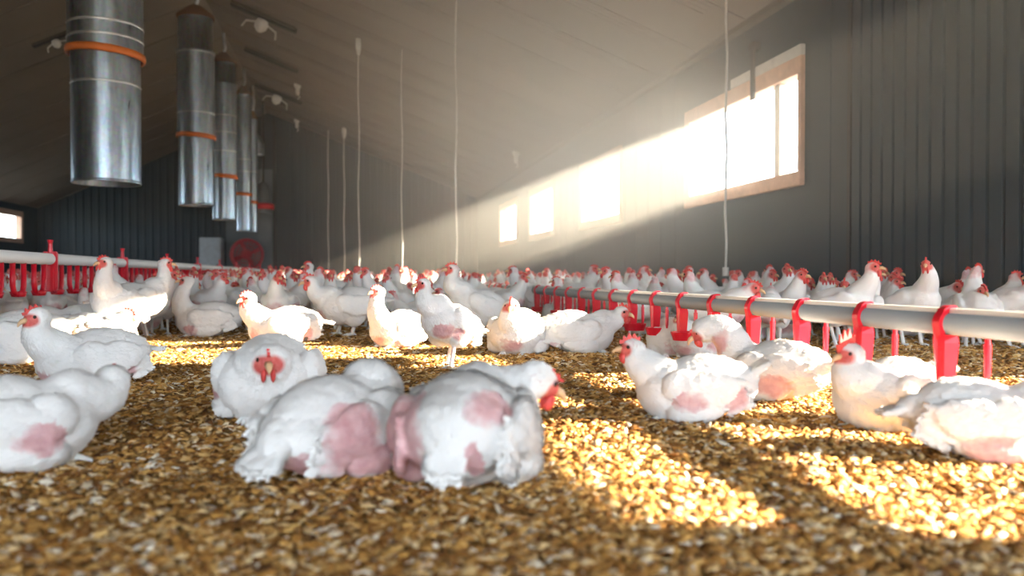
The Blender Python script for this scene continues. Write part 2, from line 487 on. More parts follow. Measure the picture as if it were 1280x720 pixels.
duct(134, 85, 230, 69, -120, [35, 108, 52], 'largest and nearest steel duct hanging at upper left with orange ring', 1.09)
duct(246, 44, 257, 171, 24, [143, 68], 'second steel duct from the left, brown cap on top', 1.06, ytopsec=66)
duct(280.5, 29, 275, 221, 80, [167, 190, 146], 'third steel duct in the row, narrow top neck', 1.12, ytopsec=106)
duct(305, 18, 289, 243, 120, [200, 215], 'fourth and slimmer steel duct in the row', 1.12)
duct(316.5, 11, 290, 253, 150, [215], 'thinnest steel duct near the end of the row', 1.1)
# flexible hose behind
t = thing('flexible_hose', 'bent grey flexible hose above the thin ducts at the row end', 'hose', at_y(308, 130, 24.6))
bm = BM(); b0 = at_y(308, 130, 24.6)
pth = [at_y(x, y, 24.6) - b0 for x, y in ((306, 112), (309, 128), (307, 150), (312, 168), (320, 180), (321, 196))]
fine = []
for i in range(len(pth) - 1):
    for k in range(8): fine.append(pth[i].lerp(pth[i + 1], k / 8))
tube(bm, fine, [.20 + (.025 if i % 2 else 0) for i in range(len(fine))], 16)
obj('hose_body', bm, M['metal'], t, True)
bm = BM(); tube(bm, [pth[0] + Vector((0, 0, 1.2)), pth[0]], .03, 6); obj('hanger_rod', bm, M['black'], t)
# last funnel with a red band
Yd = 25.6; p = at_y(329, 262, Yd)
t = thing('feed_funnel', 'pale grey funnel with a red band hanging last in the duct row', 'funnel', p)
k = abs(at_y(330, 262, Yd).x - at_y(329, 262, Yd).x)
bm = BM(); lathe(bm, [(11 * k, -.12), (12 * k, 0), (10 * k, 18 * k), (7 * k, 32 * k), (1 * k, 36 * k)], 32); obj('hopper', bm, M['panel_light'], t, True)
bm = BM(); lathe(bm, [(12 * k, 0), (14 * k, .02), (14 * k, .16), (12 * k, .18)], 32); x = obj('red_band', bm, M['red'], t, True)
bm = BM(); tube(bm, [(0, 0, 34 * k), (0, 0, ceil_z(p.x) - p.z)], .03, 6); obj('hanger_rod', bm, M['black'], t)

# ------------------------------------------------------------------ ceiling fittings
def fitting(px, py, lab, s=1.0, lamp=True):
    p = on_ceiling(px, py)
    rightside = p.x >= RIDGE
    ang = math.atan((ZRIDGE - ZER) / (XR - RIDGE)) if rightside else -math.atan((ZRIDGE - ZEL) / (RIDGE - XL))
    t = thing('ceiling_lamp', lab, 'ceiling lamp', p)
    t.rotation_euler = (0, ang, 0)
    t.scale = (s, s, s)
    bm = BM(); box(bm, -.62, .62, -.07, .07, -.075, .02, .01); obj('mounting_rail', bm, M['black'], t)
    bm = BM(); box(bm, -.60, .60, -.16, -.075, -.045, .0, .006); obj('reflector_strip', bm, M['batten'], t)
    if lamp:
        bm = BM(); lathe(bm, [(.02, -.07), (.10, -.09), (.125, -.16), (.11, -.25), (.05, -.31), (.001, -.33)], 20); obj('lamp_housing', bm, M['lamp_white'], t, True)
        bm = BM()
        for sx in (-1, 1): tube(bm, [(0, 0, -.12), (sx * .28, .03, -.20), (sx * .32, .03, -.33)], .018, 6)
        obj('bracket', bm, M['lamp_white'], t, True)
for px, py, lab, s, lp in ((331, 20, 'ceiling lamp on dark rail, highest of the row right of the ducts', 1.0, 1),
                     (340, 74, 'dark ceiling rail without white lamp, second from the top of the row', 1.0, 0),
                     (349, 116, 'ceiling lamp on dark rail, third from the top of the row', 1.05, 1),
                     (360, 162, 'ceiling lamp farthest down the row near the end wall', 1.3, 1),
                     (67, 47, 'small white ceiling lamp left of the nearest duct', .6, 1)):
    fitting(px, py, lab, s, lp)
def bulb(px, py, lab):
    p = on_ceiling(px, py)
    t = thing('ceiling_hook', lab, 'ceiling hook', p)
    bm = BM(); lathe(bm, [(.001, .03), (.09, .02), (.09, -.04), (.05, -.10), (.05, -.22), (.02, -.26), (.001, -.26)], 14); obj('pulley_housing', bm, M['lamp_white'], t, True)
    bm = BM(); tube(bm, [(0, 0, -.2), (.05, 0, -.3), (0, 0, -.36)], .012, 6); obj('hook', bm, M['lamp_white'], t, True)
bulb(372, 106, 'small white hook on the ceiling right of the third lamp')
bulb(371, 150, 'small white hook on the ceiling right of the last lamp')
bulb(645, 190, 'pale ceiling hook in the hazy sunlight above the small windows')

# suspension cords
def cord(px, pytop, lab, knob=False, y=None, thick=.006, bottom=.42):
    p = on_ceiling(px, pytop)
    zt = ceil_z(p.x)
    t = thing('suspension_cord', lab, 'cord', (p.x, p.y, bottom), 0)
    h = zt - bottom
    r = thick * max(1, p.y / 9)
    bm = BM(); tube(bm, [(.012 * math.sin(i * 1.7), 0, h * i / 8) for i in range(9)], r, 6); obj('cord', bm, M['cord'], t, True)
    bm = BM(); lathe(bm, [(.001, -.02), (r * 3, -.02), (r * 3, .05), (.001, .07)], 10); obj('clamp', bm, M['cord'], t, True)
    if knob:
        bm = BM(); lathe(bm, [(.001, h), (r * 4.5, h), (r * 5, h - .14), (r * 3, h - .28), (.001, h - .3)], 12); obj('pulley', bm, M['lamp_white'], t, True)
cord(448, 48, 'pale cord with a white pulley at its top, hanging mid-left', True)
cord(502, 62, 'thin pale cord hanging between the two long brighter cords')
cord(570, -8, 'long bright cord running the full height of the view', thick=.010)
cord(430, 160, 'short pale cord with white knob before the far wall', True, thick=.005)
cord(410, 163, 'short faint cord leftmost of all before the far wall', thick=.004)
cord(478, 212, 'faint short cord before the hazy corner of far wall', thick=.004)
# the cord beside the big window hangs from the right slope close to the wall
p = at_x(907, 345, 3.3)
t = thing('suspension_cord', 'long pale cord hanging in front of the large window', 'cord', (3.3, p.y, .40))
h = ceil_z(3.3) - .40
bm = BM(); tube(bm, [(.008 * math.sin(i * 2.1), 0, h * i / 10) for i in range(11)], .011, 6); obj('cord', bm, M['cord'], t, True)
bm = BM(); tube(bm, [(0, 0, -.02), (0, 0, .06)], .03, 8); obj('clamp', bm, M['cord'], t, True)
# pull chain bracket over big window
pb = at_x(941, 78, XR - .06)
t = thing('window_latch', 'dark hanging latch strap at the top edge of large window', 'latch', pb)
bm = BM(); box(bm, -.012, .012, -.035, .035, -.38, .16, .004); obj('strap', bm, M['black'], t)
bm = BM(); box(bm, -.03, .07, -.05, .05, .12, .20, .006); obj('bracket', bm, M['black'], t)

# ------------------------------------------------------------------ drinker lines
def right_line():
    X, Z, R = 1.44, .262, .0285
    t = thing('drinker_line', 'pale grey drinker pipe with red clips running along the right side', 'drinker line', (X, 0, 0))
    bm = BM(); tube(bm, [(0, .9, Z), (0, 26, Z)], R, 24); pp = obj('pipe', bm, M['white_pipe'], t, True)
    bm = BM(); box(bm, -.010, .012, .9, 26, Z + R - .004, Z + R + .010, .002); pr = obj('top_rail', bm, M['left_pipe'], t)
    # positions read from the photo: offsets at 1187, 1081, 1000 ...
    ys = [at_x(1187, 400, X).y + k * .335 for k in range(-1, 62)]
    bmc = BM()
    path = []
    for a in np.linspace(math.radians(20), math.radians(200), 13):
        path.append((math.cos(a), math.sin(a)))
    def clip_mesh(cup):
        bm = BM()
        # band hugging the pipe over the top and down the near side
        r0, r1 = R + .001, R + .011
        inner = [(r0 * c, Z + r0 * s) for c, s in path]; outer = [((r1 + .004 * (i == 4)) * c, Z + (r1 + .006 * (3 < i < 8)) * s) for i, (c, s) in enumerate(path)]
        inner += [(-R * .55, Z - R - .004)]; outer += [(-R * 1.15, Z - R - .010)]
        quadstrip_prism(bm, outer + inner[::-1], -.0125, .0125)
        # fluted drop body, tapering down
        zt, zb = Z - R + .002, .112
        for (x0, x1, w0, w1) in ((-.030, .006, .020, .014),):
            lv = []
            for z, w, xx0, xx1 in ((zt, w0, x0, x1), (zt - .02, w0 * 1.05, x0, x1 + .004), (zb + .01, w1, x0 + .004, x1), (zb, w1 * .7, x0 + .008, x1 - .006)):
                lv.append([bm.verts.new((xx0, -w, z)), bm.verts.new((xx0 - .006, -w * .25, z)), bm.verts.new((xx0 + .004, 0, z)), bm.verts.new((xx0 - .006, w * .35, z)), bm.verts.new((xx0, w, z)), bm.verts.new((xx1, w, z)), bm.verts.new((xx1, -w, z))])
            for i in range(3):
                for q in range(7): bm.faces.new((lv[i][q], lv[i][(q + 1) % 7], lv[i + 1][(q + 1) % 7], lv[i + 1][q]))
            bm.faces.new(lv[0][::-1]); bm.faces.new(lv[3])
        if cup:
            lathe(bm, [(.001, zb - .02), (.05, zb - .02), (.062, zb + .018), (.055, zb + .018), (.045, zb - .008), (.001, zb - .008)], 18)
        me = bpy.data.meshes.new('drinker_clip'); bm.to_mesh(me); bm.free(); me.materials.append(M['red']); return me
    m0, m1 = clip_mesh(False), clip_mesh(True)
    bm = BM(); tube(bm, [(0, 0, Z - R + .004), (0, 0, Z - R - .03)], .006, 8); tube(bm, [(0, 0, Z - R - .012), (0, 0, .15), (0, 0, .132)], [.0085, .0075, .004], 10)
    me = bpy.data.meshes.new('nipple'); bm.to_mesh(me); bm.free(); me.materials.append(M['red'])
    for i, y in enumerate(ys):
        if y > 24 or (y > 11 and i % 2): continue
        o = link('drinker_clip', m1 if y > 3.2 else m0, t); o.location = (0, y, 0)
        o = link('nipple', me, t); o.location = (0, y - .125, 0)
right_line()
def left_line():
    X = at_y(0, 321, 4.9).x; Z = .487; R = .036
    t = thing('feeder_line', 'white pipe with a row of red drinker cups along the left side', 'feeder line', (X, 0, 0))
    bm = BM(); tube(bm, [(0, 3.2, Z), (0, 26, Z)], R, 24); obj('pipe', bm, M['left_pipe'], t, True)
    zb = .275
    bm = BM()
    w = .078
    tube(bm, [(0, -w, Z - R + .004), (0, -w, zb + .05), (0, -w * .8, zb + .015), (0, -w * .35, zb), (0, w * .35, zb), (0, w * .8, zb + .015), (0, w, zb + .05), (0, w, Z - R + .004)], .0155, 10)
    lathe(bm, [(.001, zb - .016), (.035, zb - .014), (.045, zb + .016), (.040, zb + .016), (.03, zb - .004), (.001, zb - .004)], 14)
    me = bpy.data.meshes.new('drinker_cup'); bm.to_mesh(me); bm.free(); me.materials.append(M['red'])
    for p in me.polygons: p.use_smooth = True
    bm = BM(); box(bm, -.042, .042, -.016, .016, Z - R - .16, Z + R + .012, .006)
    tube(bm, [(0, 0, Z + R), (0, 0, Z + R + .06), (0, .0, Z + R + .085)], [.016, .012, .018], 10)
    box(bm, -.03, .03, -.022, .022, Z - R - .17, Z - R - .005, .008)
    mh = bpy.data.meshes.new('hanger_clip'); bm.to_mesh(mh); bm.free(); mh.materials.append(M['red'])
    y = 3.9; k = 0
    while y < 25:
        o = link('drinker_cup', me, t); o.location = (0, y, 0)
        y += .31 if y < 14 else .5
        k += 1
    y0 = at_x(63, 320, X).y
    for j in range(-1, 12):
        o = link('hanger_clip', mh, t); o.location = (0, y0 + j * 1.62, 0)
left_line()

# ------------------------------------------------------------------ chickens
def unit_sphere(sub):
    bm = BM(); bmesh.ops.create_icosphere(bm, subdivisions=sub, radius=1)
    v = np.array([x.co[:] for x in bm.verts]); f = [[w.index for w in q.verts] for q in bm.faces]; bm.free(); return v, f
SPH = {s: unit_sphere(s) for s in (1, 2, 3)}
class Blobs:
    def __init__(s): s.b = []
    def add(s, c, r, rot=(0, 0, 0), M0=None):
        m = Matrix.Translation(c) @ Euler(rot).to_matrix().to_4x4() @ Matrix.Diagonal((*(r if not isinstance(r, float) else (r, r, r)), 1))
        s.b.append((M0 @ m) if M0 is not None else m)
    def mesh(s, sub):
        V, Fc = SPH[sub]; vs = []; fs = []; n = 0
        for m in s.b:
            a = np.array(m); vs.append(V @ a[:3, :3].T + a[:3, 3]); fs += [[i + n for i in f] for f in Fc]; n += len(V)
        me = bpy.data.meshes.new('tmp'); me.from_pydata(np.vstack(vs).tolist(), [], fs); me.update(); return me

def bez(pts, n):
    pts = [Vector(p) for p in pts]; out = []
    for i in range(n):
        t = i / (n - 1); q = pts[:]
        while len(q) > 1: q = [q[k].lerp(q[k + 1], t) for k in range(len(q) - 1)]
        out.append(q[0])
    return out
CLOUD = bpy.data.textures.new('fluff', 'CLOUDS'); CLOUD.noise_scale = .028; CLOUD.noise_depth = 2

def make_chicken(seated=True, head=(.19, 0, .29), ctrl=None, hyaw=0, hpitch=0, pitch=0, lift=.125, vox=.006, tail=25, tailspread=1.0,
                 fat=1.0, wing_up=0, bare=(), sub=3, legs=((0, .055), (0, -.055)), parts=True, decim=None, rump=1.0, hroll=0, neckfat=1.0, wingside=None, comb=.7, plume=0):
    """returns (body mesh, {part: [meshes]}) in a frame with +x forward, z up, ground at 0"""
    B = Blobs(); cz = .10 if seated else .10 + lift
    Mb = Matrix.Translation((0, 0, cz)) @ Matrix.Rotation(-math.radians(pitch), 4, 'Y')
    fy = fat
    B.add((0, 0, 0), (.150, .108 * fy, .098), (0, .06, 0), Mb)
    B.add((.075, 0, .0), (.100, .098 * fy, .092), (0, 0, 0), Mb)
    B.add((.055, 0, -.03), (.105, .085 * fy, .070), (0, 0, 0), Mb)
    B.add((-.095, 0, .012), (.100 * rump, .085 * fy, .080 * rump), (0, .25, 0), Mb)
    B.add((-.03, 0, .035), (.13, .08 * fy, .075), (0, .05, 0), Mb)
    # tail: fanned feathers
    ta = math.radians(tail)
    for k in range(-3, 4):
        yaw = k * .14 * tailspread
        d = Vector((-math.cos(ta) * math.cos(yaw), math.cos(ta) * math.sin(yaw), math.sin(ta)))
        B.add(Vector((-.150, k * .007, .035)) + d * .040, (.062 - .004 * abs(k), .013, .008), (0, ta, -yaw), Mb)
    B.add((-.150, 0, .03), (.055, .045, .035), (0, ta, 0), Mb)
    # wings, one teardrop and staggered flight feathers each side
    for s in (-1, 1):
        wu = wing_up if wingside in (None, s) else 0
        B.add((.045, s * .092 * fy, .022), (.060, .026, .050), (s * .1, .0, 0), Mb)
        B.add((-.025, s * .101 * fy, .012), (.098, .023, .056), (s * .15, .18 + wu * .3, s * .06), Mb)
        for k in range(5):
            B.add((-.085 - .011 * k, s * (.094 - .003 * k) * fy, .032 - .019 * k + wu * .02), (.062 - .004 * k, .011, .012), (s * .1, .22 + .05 * k, s * .16), Mb)
    for s in (-1, 1):
        if seated:
            B.add((.005, s * .080 * fy, -.052), (.085, .048, .045), (0, .1, 0), Mb)
            B.add((.075, s * .045 * fy, -.075), (.040, .022, .022), (0, 0, 0), Mb)
        else:
            lx, ly = legs[0 if s > 0 else 1]
            hip = Mb @ Vector((-.01, s * .055, -.045)); hock = Vector((lx - .035, ly, .135))
            for i, p in enumerate(bez([hip, hip.lerp(hock, .5) + Vector((.02, s * .01, 0)), hock], 7)):
                B.add(p, float(.060 - .0068 * i))
    # neck
    nb = Mb @ Vector((.118, 0, .045)); hd = Vector(head)
    c = Vector(ctrl) if ctrl else Vector((nb.x + .075, (nb.y + hd.y) / 2, (nb.z * .45 + hd.z * .55)))
    N = 12
    chain = bez([nb, c, hd], N)
    nf = neckfat
    for i, p in enumerate(chain):
        t = i / (N - 1); r = .066 * (1 - t) ** 1.25 + .029 * nf * (1 - (1 - t) ** 1.25)
        B.add(p, float(r))
    hy, hp = math.radians(hyaw), math.radians(hpitch)
    Hm = Matrix.Translation(hd) @ Matrix.Rotation(hy, 4, 'Z') @ Matrix.Rotation(-hp, 4, 'Y') @ Matrix.Rotation(math.radians(hroll), 4, 'X')
    B.add((.012, 0, .004), (.036, .0265, .029), (0, 0, 0), Hm)
    B.add((.034, 0, -.002), (.020, .017, .018), (0, 0, 0), Hm)
    me = B.mesh(sub)
    o = link('tmp', me)
    m = o.modifiers.new('r', 'REMESH'); m.mode = 'VOXEL'; m.voxel_size = vox
    m = o.modifiers.new('s', 'SMOOTH'); m.iterations = 8 if vox < .009 else 3; m.factor = .5
    if vox < .009:
        m = o.modifiers.new('d', 'DISPLACE'); m.texture = CLOUD; m.strength = .007; m.mid_level = .5; m.texture_coords = 'LOCAL'
    if decim:
        m = o.modifiers.new('c', 'DECIMATE'); m.ratio = decim
    dg = bpy.context.evaluated_depsgraph_get(); dg.update()
    res = bpy.data.meshes.new_from_object(o.evaluated_get(dg))
    bpy.data.objects.remove(o); bpy.data.meshes.remove(me)
    nbody = len(res.vertices)
    # shanks and toes join the same body mesh
    bm = BM(); bm.from_mesh(res)
    for f in bm.faces: f.smooth = True; f.material_index = 0
    old = set(bm.faces)
    if not seated:
        for s in (1, -1):
            lx, ly = legs[0 if s > 0 else 1]
            hock = Vector((lx - .035, ly, .140)); ank = Vector((lx, ly, .018))
            sg = 10 if vox < .009 else 6
            tube(bm, [hock, hock.lerp(ank, .1), hock.lerp(ank, .5), ank, ank + Vector((.004, 0, -.010))], [.016, .0125, .0095, .011, .009], sg)
            for a, ln in ((0, .062), (.55, .052), (-.55, .052), (PI, .028)):
                d = Vector((math.cos(a), math.sin(a), 0))
                tube(bm, [ank + Vector((0, 0, -.004)), ank + d * ln * .5 + Vector((0, 0, -.005)), ank + d * ln + Vector((0, 0, -.014))], [.0085, .007, .003], 6)
    else:
        for s in (1, -1):
            if vox < .009:
                for a in (0, .4, -.4):
                    p0 = Vector((.10, s * .045, .016)); d = Vector((math.cos(a), math.sin(a), 0))
                    tube(bm, [p0, p0 + d * .02, p0 + d * .045 + Vector((0, 0, -.010))], [.008, .0065, .003], 6)
    for f in bm.faces:
        if f not in old: f.material_index = 1; f.smooth = True
    bm.to_mesh(res); bm.free()
    res.materials.clear(); res.materials.append(M['feather']); res.materials.append(M['leg'])
    # masks of bare skin and red face (true colours of the bird)
    n = len(res.vertices); co = np.empty(n * 3); res.vertices.foreach_get('co', co); co = co.reshape(-1, 3)
    def blobmask(c, r):
        d = (co - np.array(c)) / np.array(r); return np.clip(1.35 - np.sqrt((d ** 2).sum(1)), 0, 1)
    bare_v = np.zeros(n)
    for (c, r) in bare:
        c2 = (Mb @ Vector(c)); bare_v = np.maximum(bare_v, blobmask(c2[:], r))
    Hi = np.array(Hm.inverted()); hl = co @ Hi[:3, :3].T + Hi[:3, 3]
    d = (hl - np.array((.036, 0, -.004))) / np.array((.027, .04, .026)); face = np.clip(1.4 - np.sqrt((d ** 2).sum(1)), 0, 1)
    if vox > .009:
        d = (hl - np.array((.026, 0, .002))) / np.array((.034, .04, .032)); face = np.maximum(face, np.clip(1.4 - np.sqrt((d ** 2).sum(1)), 0, 1))
    if not parts:
        d = (hl - np.array((.012, 0, .032))) / np.array((.03, .02, .014)); face = np.maximum(face, np.clip(1.4 - np.sqrt((d ** 2).sum(1)), 0, 1))
    d = (hl - np.array((0, 0, 0))) / np.array((.06, .06, .06)); bare_v = np.maximum(bare_v, (.38 if vox < .009 else .6) * np.clip(1.4 - np.sqrt((d ** 2).sum(1)), 0, 1))
    for nm, v in (('bare', bare_v), ('face', face)):
        a = res.attributes.new(nm, 'FLOAT', 'POINT'); a.data.foreach_set('value', v.astype(np.float32))
    res.name = 'chicken_body'
    P = {}
    if plume:
        rs = np.random.RandomState(plume + n % 97)
        nm = np.empty(n * 3); res.vertices.foreach_get('normal', nm); nm = nm.reshape(-1, 3)
        ok = (bare_v < .42) & (face < .2) & (co[:, 2] > .03) & (np.arange(n) < nbody)
        ok &= ~((np.sqrt(((hl - np.array((.03, 0, 0))) ** 2).sum(1)) < .036))
        idx = np.nonzero(ok)[0]; idx = rs.choice(idx, min(plume, len(idx)), replace=False)
        p = co[idx]; nn = nm[idx]
        ch = np.array([list(c) for c in chain]); tg = np.gradient(ch, axis=0); tg /= np.linalg.norm(tg, axis=1)[:, None]
        dd = np.linalg.norm(p[:, None] - ch[None], axis=2); near = dd.argmin(1); wn = np.clip((.085 - dd.min(1)) / .03, 0, 1)[:, None]
        flow = -tg[near] * wn + (np.array(Mb.to_3x3() @ Vector((-1, 0, -.28))))[None] * (1 - wn)
        flow += rs.normal(0, .10, flow.shape)
        flow -= nn * (flow * nn).sum(1)[:, None]; flow /= np.maximum(1e-6, np.linalg.norm(flow, axis=1))[:, None]
        side = np.cross(nn, flow)
        small = 1 - .45 * wn[:, 0]
        ln = (.012 + .009 * rs.rand(len(p))) * small; wd = ln * (.26 + .10 * rs.rand(len(p)))
        rows = [(-.25, .5, -.0015), (.25, 1., .0010), (.7, .9, .0014), (1.0, .25, .0019)]
        V = []
        for t, w, h in rows:
            c0 = p + flow * (ln * t)[:, None] + nn * (h * (.6 + .6 * rs.rand(len(p))))[:, None] * 1.0
            for q in (-1, 1): V.append(c0 + side * (wd * w * q)[:, None] - nn * (wd * w * .18)[:, None])
            V.append(c0 + nn * .0006)
        V = np.stack(V, 1); k = len(p)
        f = []
        for r_ in range(3):
            a_ = r_ * 3; f += [(a_, a_ + 2, a_ + 5, a_ + 3), (a_ + 2, a_ + 1, a_ + 4, a_ + 5)]
        Fq = (np.array(f)[None] + (np.arange(k) * 12)[:, None, None]).reshape(-1, 4)
        pm = bpy.data.meshes.new('plumage'); pm.from_pydata(V.reshape(-1, 3).tolist(), [], Fq.tolist()); pm.materials.append(M['plume'])
        for q in pm.polygons: q.use_smooth = True
        P['plumage'] = [pm]
    def fin(nm, bm, mat, sm=True):
        bm.transform(Hm)
        me = bpy.data.meshes.new(nm); bm.to_mesh(me); bm.free(); me.materials.append(mat)
        if sm:
            for p in me.polygons: p.use_smooth = True
        P.setdefault(nm, []).append(me)
    if parts:
        bm = BM()                      # serrated comb
        prof = [(.052, .016), (.054, .030), (.044, .030), (.040, .048), (.031, .036), (.024, .056), (.014, .040), (.006, .056), (-.002, .038), (-.012, .044), (-.012, .024), (.01, .022), (.03, .020)]
        for sgn in (1,):
            prof = [(x, .020 + (z - .020) * comb) for x, z in prof]
            a = [bm.verts.new((x, -.0035, z)) for x, z in prof]; b = [bm.verts.new((x, .0035, z)) for x, z in prof]
            k = len(prof)
            for i in range(k): bm.faces.new((a[i], a[(i + 1) % k], b[(i + 1) % k], b[i]))
            bm.faces.new(a[::-1]); bm.faces.new(b)
        fin('comb', bm, M['comb'], False)
        bm = BM(); tube(bm, [(.046, 0, .000), (.060, 0, .000), (.070, 0, -.005), (.077, 0, -.013)], [.0105, .0085, .0055, .0015], 10); fin('beak', bm, M['beak'])
        for s in (-1, 1):
            bm = BM(); bmesh.ops.create_icosphere(bm, subdivisions=2, radius=1); bmesh.ops.transform(bm, verts=bm.verts, matrix=Matrix.Translation((.030, s * .0235, .008)) @ Matrix.Diagonal((.0058, .004, .0058, 1))); fin('eye', bm, M['eye'])
            bm = BM(); bmesh.ops.create_icosphere(bm, subdivisions=2, radius=1); bmesh.ops.transform(bm, verts=bm.verts, matrix=Matrix.Translation((.042, s * .011, -.028)) @ Matrix.Diagonal((.011, .006, .017, 1))); fin('wattle', bm, M['comb'])
    return res, P

SINK = .012
def place_mesh(me, P, loc, rz, label, group=None, scale=1.0):
    o = bpy.data.objects.new('chicken', None); C.objects.link(o); o.empty_display_size = .05
    o.location = loc; o.rotation_euler = (0, 0, rz); o.scale = (scale,) * 3
    o['label'] = label; o['category'] = 'chicken'
    if group: o['group'] = group
    b = link('body', me, o)
    for nm, L in P.items():
        for m in L:
            c = link(nm, m, b)
            if nm == 'plumage': c['kind'] = 'stuff'
    return o
def spot(px, py, heading, push=.085):
    d = ray(px, 345); phi = math.atan2(d.x, d.y)
    g = on_ground(px, py); g = g + Vector((math.sin(phi), math.cos(phi), 0)) * push
    g.z = mound(g.x, g.y) - SINK * .3
    return g, math.radians(heading) - phi

FL = [((.02, .10, -.02), (.07, .05, .05)), ((.02, -.10, -.02), (.07, .05, .05))]      # bare flanks
BR = [((.12, 0, -.03), (.06, .07, .05))]
RU = [((-.15, 0, -.03), (.05, .06, .05))]
WB_ = [((-.03, .10, -.045), (.09, .04, .03)), ((-.03, -.10, -.045), (.09, .04, .03))]
